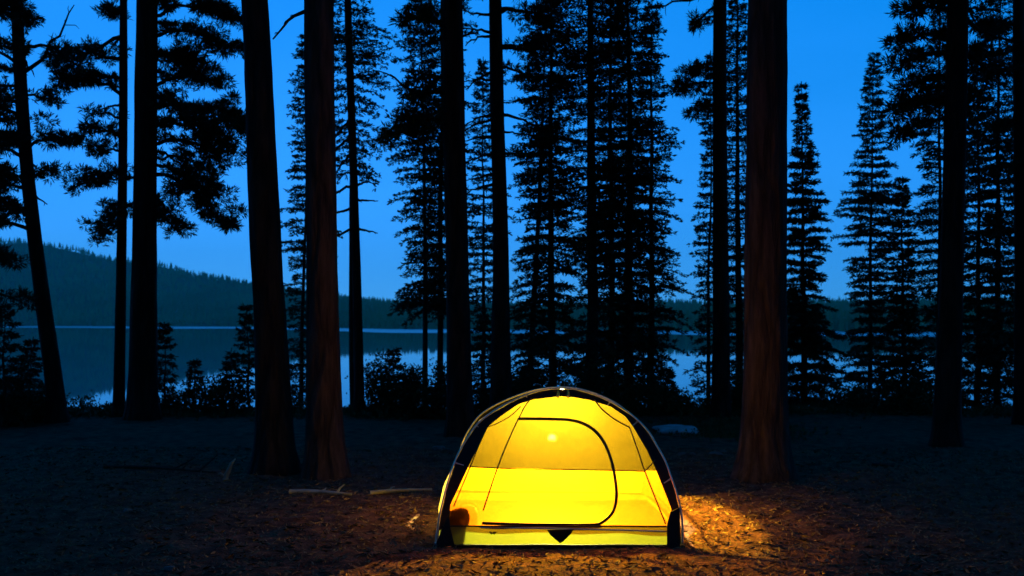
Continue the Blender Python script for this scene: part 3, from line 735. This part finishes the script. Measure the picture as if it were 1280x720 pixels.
# dark trim panel between wall and pole
def edge_strip(name, body, pole_pts):
    B = front(*np.array(body).T, .004); Q = front(*np.array(pole_pts).T, .046)
    K = 5; V = np.array([[B[i] + (Q[i] - B[i]) * t for t in np.linspace(0, 1, K)] for i in range(len(B))])
    for W in (V, mirror(V)):
        mesh_np(name, W.reshape(-1, 3), grid_faces(len(B), K), M['darkfab'], tent, smooth=True)
edge_strip('edge_panel', [(561, 655), (563, 631), (573, 610), (587, 580), (598, 558), (609, 534), (625, 521), (648, 505), (667, 499.5), (690, 496.5), (702, 495.5)],
           [(548, 664), (551.5, 641), (559, 609), (569, 578), (581, 554), (596, 532), (611, 519), (642, 501.5), (660, 494), (690, 487), (703, 486.5)])
edge_strip('edge_panel', [(702, 495.5), (716, 496.5), (737, 500), (763, 508), (782, 521), (791.5, 534), (807.5, 561), (819, 585), (829, 610), (839, 636), (839, 668)],
           [(703, 486.5), (720, 487.5), (745, 495), (765, 504), (789, 519.5), (800, 529), (819, 557), (831, 578), (840, 602), (849, 636), (851, 680)])
# corner gussets with stake loops
for (pts) in ([(561, 643), (545, 679), (548, 684), (562, 684), (568, 682), (563, 660)], [(838, 640), (850, 634), (850, 684), (840, 686), (834, 685), (834, 655)]):
    c_ = front(*np.array(pts).T, .055)
    V = np.vstack([c_, c_ + np.array([0, .01, 0])]); n_ = len(pts)
    me = bpy.data.meshes.new('corner_gusset')
    me.from_pydata(V.tolist(), [], [tuple(range(n_)), tuple(range(2 * n_ - 1, n_ - 1, -1))] + [(i, (i + 1) % n_, n_ + (i + 1) % n_, n_ + i) for i in range(n_)])
    me.materials.append(M['darkfab']); o = bpy.data.objects.new('corner_gusset', me); COL.objects.link(o); o.parent = tent
# hub and clips at the ridge
mb = MB(); c_ = front(699, 488, .045); mb.tube([c_ + np.array([-.05, 0, -.004]), c_ + np.array([.05, 0, -.004])], .010, 8); mb.build('ridge_hub', M['zip'], tent)
for cx in (697.5, 710):
    mb = MB(); mb.tube([front(cx, 488, .045), front(cx + .5, 492, .03), front(cx, 497, .01)], [.007, .010, .012], 6); mb.build('clip', M['clipmat'], tent)
for (cx, cy, bx, by) in ((595, 532, 601, 536), (657, 494.5, 660, 499), (763, 502, 759, 507), (798, 526, 791, 532), (839, 598, 830, 604), (568, 578, 580, 582)):
    mb = MB(); mb.tube([front(cx, cy, .05), front((cx + bx) / 2, (cy + by) / 2, .03), front(bx, by, .01)], [.009, .005, .006], 6); mb.build('clip', M['pole'], tent)
# dark triangular flap in the middle of the sill and a small printed mark on the floor wall
def decal(name, px_pts, mat, yf):
    V = []
    for (a, b_) in px_pts:
        V.append(((a - 640) / FPX * yf - OFF[0], yf - OFF[1], CAMZ - (b_ - HOR) / FPX * yf))
    n_ = len(V); W = V + [(x, y + .006, z) for x, y, z in V]
    me = bpy.data.meshes.new(name); me.from_pydata(W, [], [tuple(range(n_)), tuple(range(2 * n_ - 1, n_ - 1, -1))] + [(i, n_ + i, n_ + (i + 1) % n_, (i + 1) % n_) for i in range(n_)])
    me.materials.append(M[mat]); o = bpy.data.objects.new(name, me); COL.objects.link(o); o.parent = tent; return o
decal('sill_flap', [(684, 662.5), (717, 662), (713, 668), (704, 677), (700, 679), (695, 675), (688, 669)], 'darkfab', 7.145)
mk = decal('printed_mark', [(611, 664.5), (614, 664.5), (615.5, 666.3), (617, 664.5), (621, 664.8), (618, 668.5), (616, 667.2), (614, 668.3)], 'zip', 7.15)

# lantern hanging inside
LP = P(690, 547, 8.30)
lan = empty('lantern', LP, 'small round glowing lantern hanging inside the tent', 'lantern')
m, n, l, b = new_mat('lantern_glow'); n.remove(b)
em = n.new('ShaderNodeEmission'); em.inputs[0].default_value = (1, .94, .32, 1); em.inputs[1].default_value = LAMP_POWER
l.new(em.outputs[0], [x for x in n if x.type == 'OUTPUT_MATERIAL'][0].inputs[0])
import bmesh
bm = bmesh.new(); bmesh.ops.create_icosphere(bm, subdivisions=2, radius=.035)
me = bpy.data.meshes.new('globe'); bm.to_mesh(me); bm.free(); me.materials.append(m)
o = bpy.data.objects.new('globe', me); COL.objects.link(o); o.parent = lan
mb = MB(); mb.tube([(0, 0, .034), (0, 0, .06)], [.018, .014], 10); mb.build('cap', M['zip'], lan)
mb = MB(); mb.tube([(0, 0, .06), (.002, -.04, .38)], .0025, 5); mb.build('cord', M['zip'], lan)

# bag slumped in the left front corner inside
def blob(name, c, size, mat, label, cat, seed=0, parent=None, sq=.6, amp=.06, group=None):
    bm = bmesh.new(); bmesh.ops.create_icosphere(bm, subdivisions=4, radius=1)
    for v_ in bm.verts:
        p = np.array(v_.co); p = np.sign(p) * np.abs(p) ** sq
        nse = 1 + amp * 2 * float(fbm(np.array([p[0] * 1.7 + seed]), np.array([p[1] * 1.7 + p[2] * 1.3]), seed, 3)[0])
        v_.co = Vector(tuple(p * nse * np.array(size) / 2))
        v_.co.z += size[2] / 2
    me = bpy.data.meshes.new(name); bm.to_mesh(me); bm.free(); me.materials.append(mat)
    me.polygons.foreach_set('use_smooth', np.ones(len(me.polygons), bool))
    o = bpy.data.objects.new(name, me); COL.objects.link(o); o.location = c
    if label: tag(o, label, cat, group)
    return o
bag = empty('gear_bag', (-.37, 7.37, .03), 'dark gear bag slumped in the left front corner of the tent', 'bag')
bb = blob('body', (0, 0, 0), (.24, .20, .23), M['darkfab'], None, None, seed=4); bb.parent = bag
mb = MB(); a = np.linspace(0, np.pi, 9); mb.tube(np.stack([.05 + .06 * np.cos(a), -.02 + 0 * a, .215 + .03 * np.sin(a)], -1), .008, 6); mb.build('strap', M['darkfab'], bag)

# ------------------------------------------------------------------ sticks, logs, stones
def stick(label, a, b_, D1, D2, r, name='fallen_branch', bend=.03, lift=0.0, forks=2, mat='wood'):
    p, q = P(a[0], a[1], D1), P(b_[0], b_[1], D2)
    p.z = gz(p.x, p.y) + r * .6; q.z = gz(q.x, q.y) + r * .6 + lift
    n_ = 14; t = np.linspace(0, 1, n_)[:, None]
    p, q = np.array(tuple(p)), np.array(tuple(q)); L = np.linalg.norm(q - p)
    line_ = (q - p) * t + np.stack([0 * t[:, 0], bend * L * np.sin(t[:, 0] * 5), bend * L * .35 * np.abs(np.sin(t[:, 0] * 3))], -1)
    mb = MB(); mb.tube(line_, np.linspace(r, r * .45, n_), 8, rough=.15)
    root = empty(name, p, label, 'branch', 'fallen wood on the ground')
    mb.build('stem', M[mat], root, smooth=True)
    for i in range(forks):
        j = rng.integers(3, n_ - 2); d = (q - p) / L * .6 + rng.normal(size=3) * .5; d[2] = abs(d[2])
        mb = MB(); e = line_[j] + d * L * .15; mb.tube([line_[j], (line_[j] + e) / 2 + rng.normal(size=3) * .01, e], [r * .5, r * .4, r * .2], 5); mb.build('twig', M[mat], root)
def gp(px, py):
    return FPX * CAMZ / (py - HOR)
stick('pale fallen branch lying to the right of the reddish trunk foot', (362, 618), (440, 622), gp(0, 618), gp(0, 622), .025)
stick('pale fallen branch with a bent end, nearest the tent on its left', (462, 620), (540, 614), gp(0, 620), gp(0, 614), .022)
stick('long thin dark branch lying in front of the left trunks', (130, 588), (272, 590), gp(0, 588), gp(0, 590), .02, forks=3, mat='bark_thin')
stick('short dark stick right of the dark pine foot', (1090, 583), (1118, 585), gp(0, 583), gp(0, 585), .02, forks=1, mat='bark_thin')
# pale forked snag standing by the left trunks
q = P(282, 598, gp(0, 598)); q.z = gz(q.x, q.y)
root = empty('snag', q, 'small pale upright broken snag left of the bare dark trunk', 'snag')
mb = MB(); mb.tube([(0, 0, -.03), (.01, 0, .05), (.04, 0, .11), (.06, 0, .17), (.10, .01, .22)], [.03, .026, .022, .017, .006], 7, rough=.2); mb.build('stem', M['wood'], root, smooth=True)
mb = MB(); mb.tube([(.01, 0, .03), (-.05, -.02, .07), (-.07, -.02, .06)], [.016, .016, .008], 6); mb.build('twig', M['wood'], root)
# flat slab and small stones
sp = P(846, 537, 14.9); sp.z = gz(sp.x, sp.y) - .03
blob('slab', sp, (.62, 1.0, .12), M['stone'], 'flat pale slab of rock lying behind the tent on its right', 'rock', seed=7, sq=.55, amp=.12)
for i, (px, py, s_, lab) in enumerate([(852, 570, .10, 'small stone just right of the tent top, leftmost of the row'), (866, 571, .08, 'tiny round stone in the row beside the tent'), (893, 573, .17, 'flat stone near the left side of the thick reddish trunk'),
        (904, 568, .08, 'small pale stone touching the shade of the thick reddish trunk'), (548, 561, .16, 'low dark stone left of the tent, before the dark straight pine'),
        (210, 660, .05, 'tiny pale stone on the left foreground dirt'), (160, 642, .08, 'flat pale stone on the left, farthest of the foreground pair'), (212, 712, .07, 'small stone at the bottom left edge')]):
    D = gp(0, py); p_ = P(px, py, D); p_.z = gz(p_.x, p_.y) - s_ * .12
    blob('stone', p_, (s_, s_ * .8, s_ * .45), M['stone_d'], lab, 'stone', seed=20 + i, sq=.75, amp=.2, group='stones on the ground')

# litter: needles, bark chips and twigs strewn over the floor
N = 42000
lx = rng.uniform(-6, 7, N); ly = 4.6 + rng.random(N) ** 1.3 * 8
ins = (np.abs(lx - .34) < .88) & (np.abs(ly - TY) < .93); lx, ly = lx[~ins], ly[~ins]; N = len(lx)
lz = ground_z(lx, ly) + .006
ang = rng.uniform(0, 6.28, N); L = rng.uniform(.012, .05, N) ; W = rng.uniform(.0015, .009, N)
d = np.stack([np.cos(ang) * L, np.sin(ang) * L, rng.normal(size=N) * .010], -1); p = np.stack([-np.sin(ang) * W, np.cos(ang) * W, rng.normal(size=N) * .004], -1)
c = np.stack([lx, ly, lz], -1); V = np.stack([c - d, c - p, c + d + np.array([0, 0, .004]), c + p], 1).reshape(-1, 3)
tag(mesh_np('litter', V, quads(len(V)), M['litter']), 'fallen needles, bark chips and twigs strewn over the forest floor', 'litter', kind='stuff')
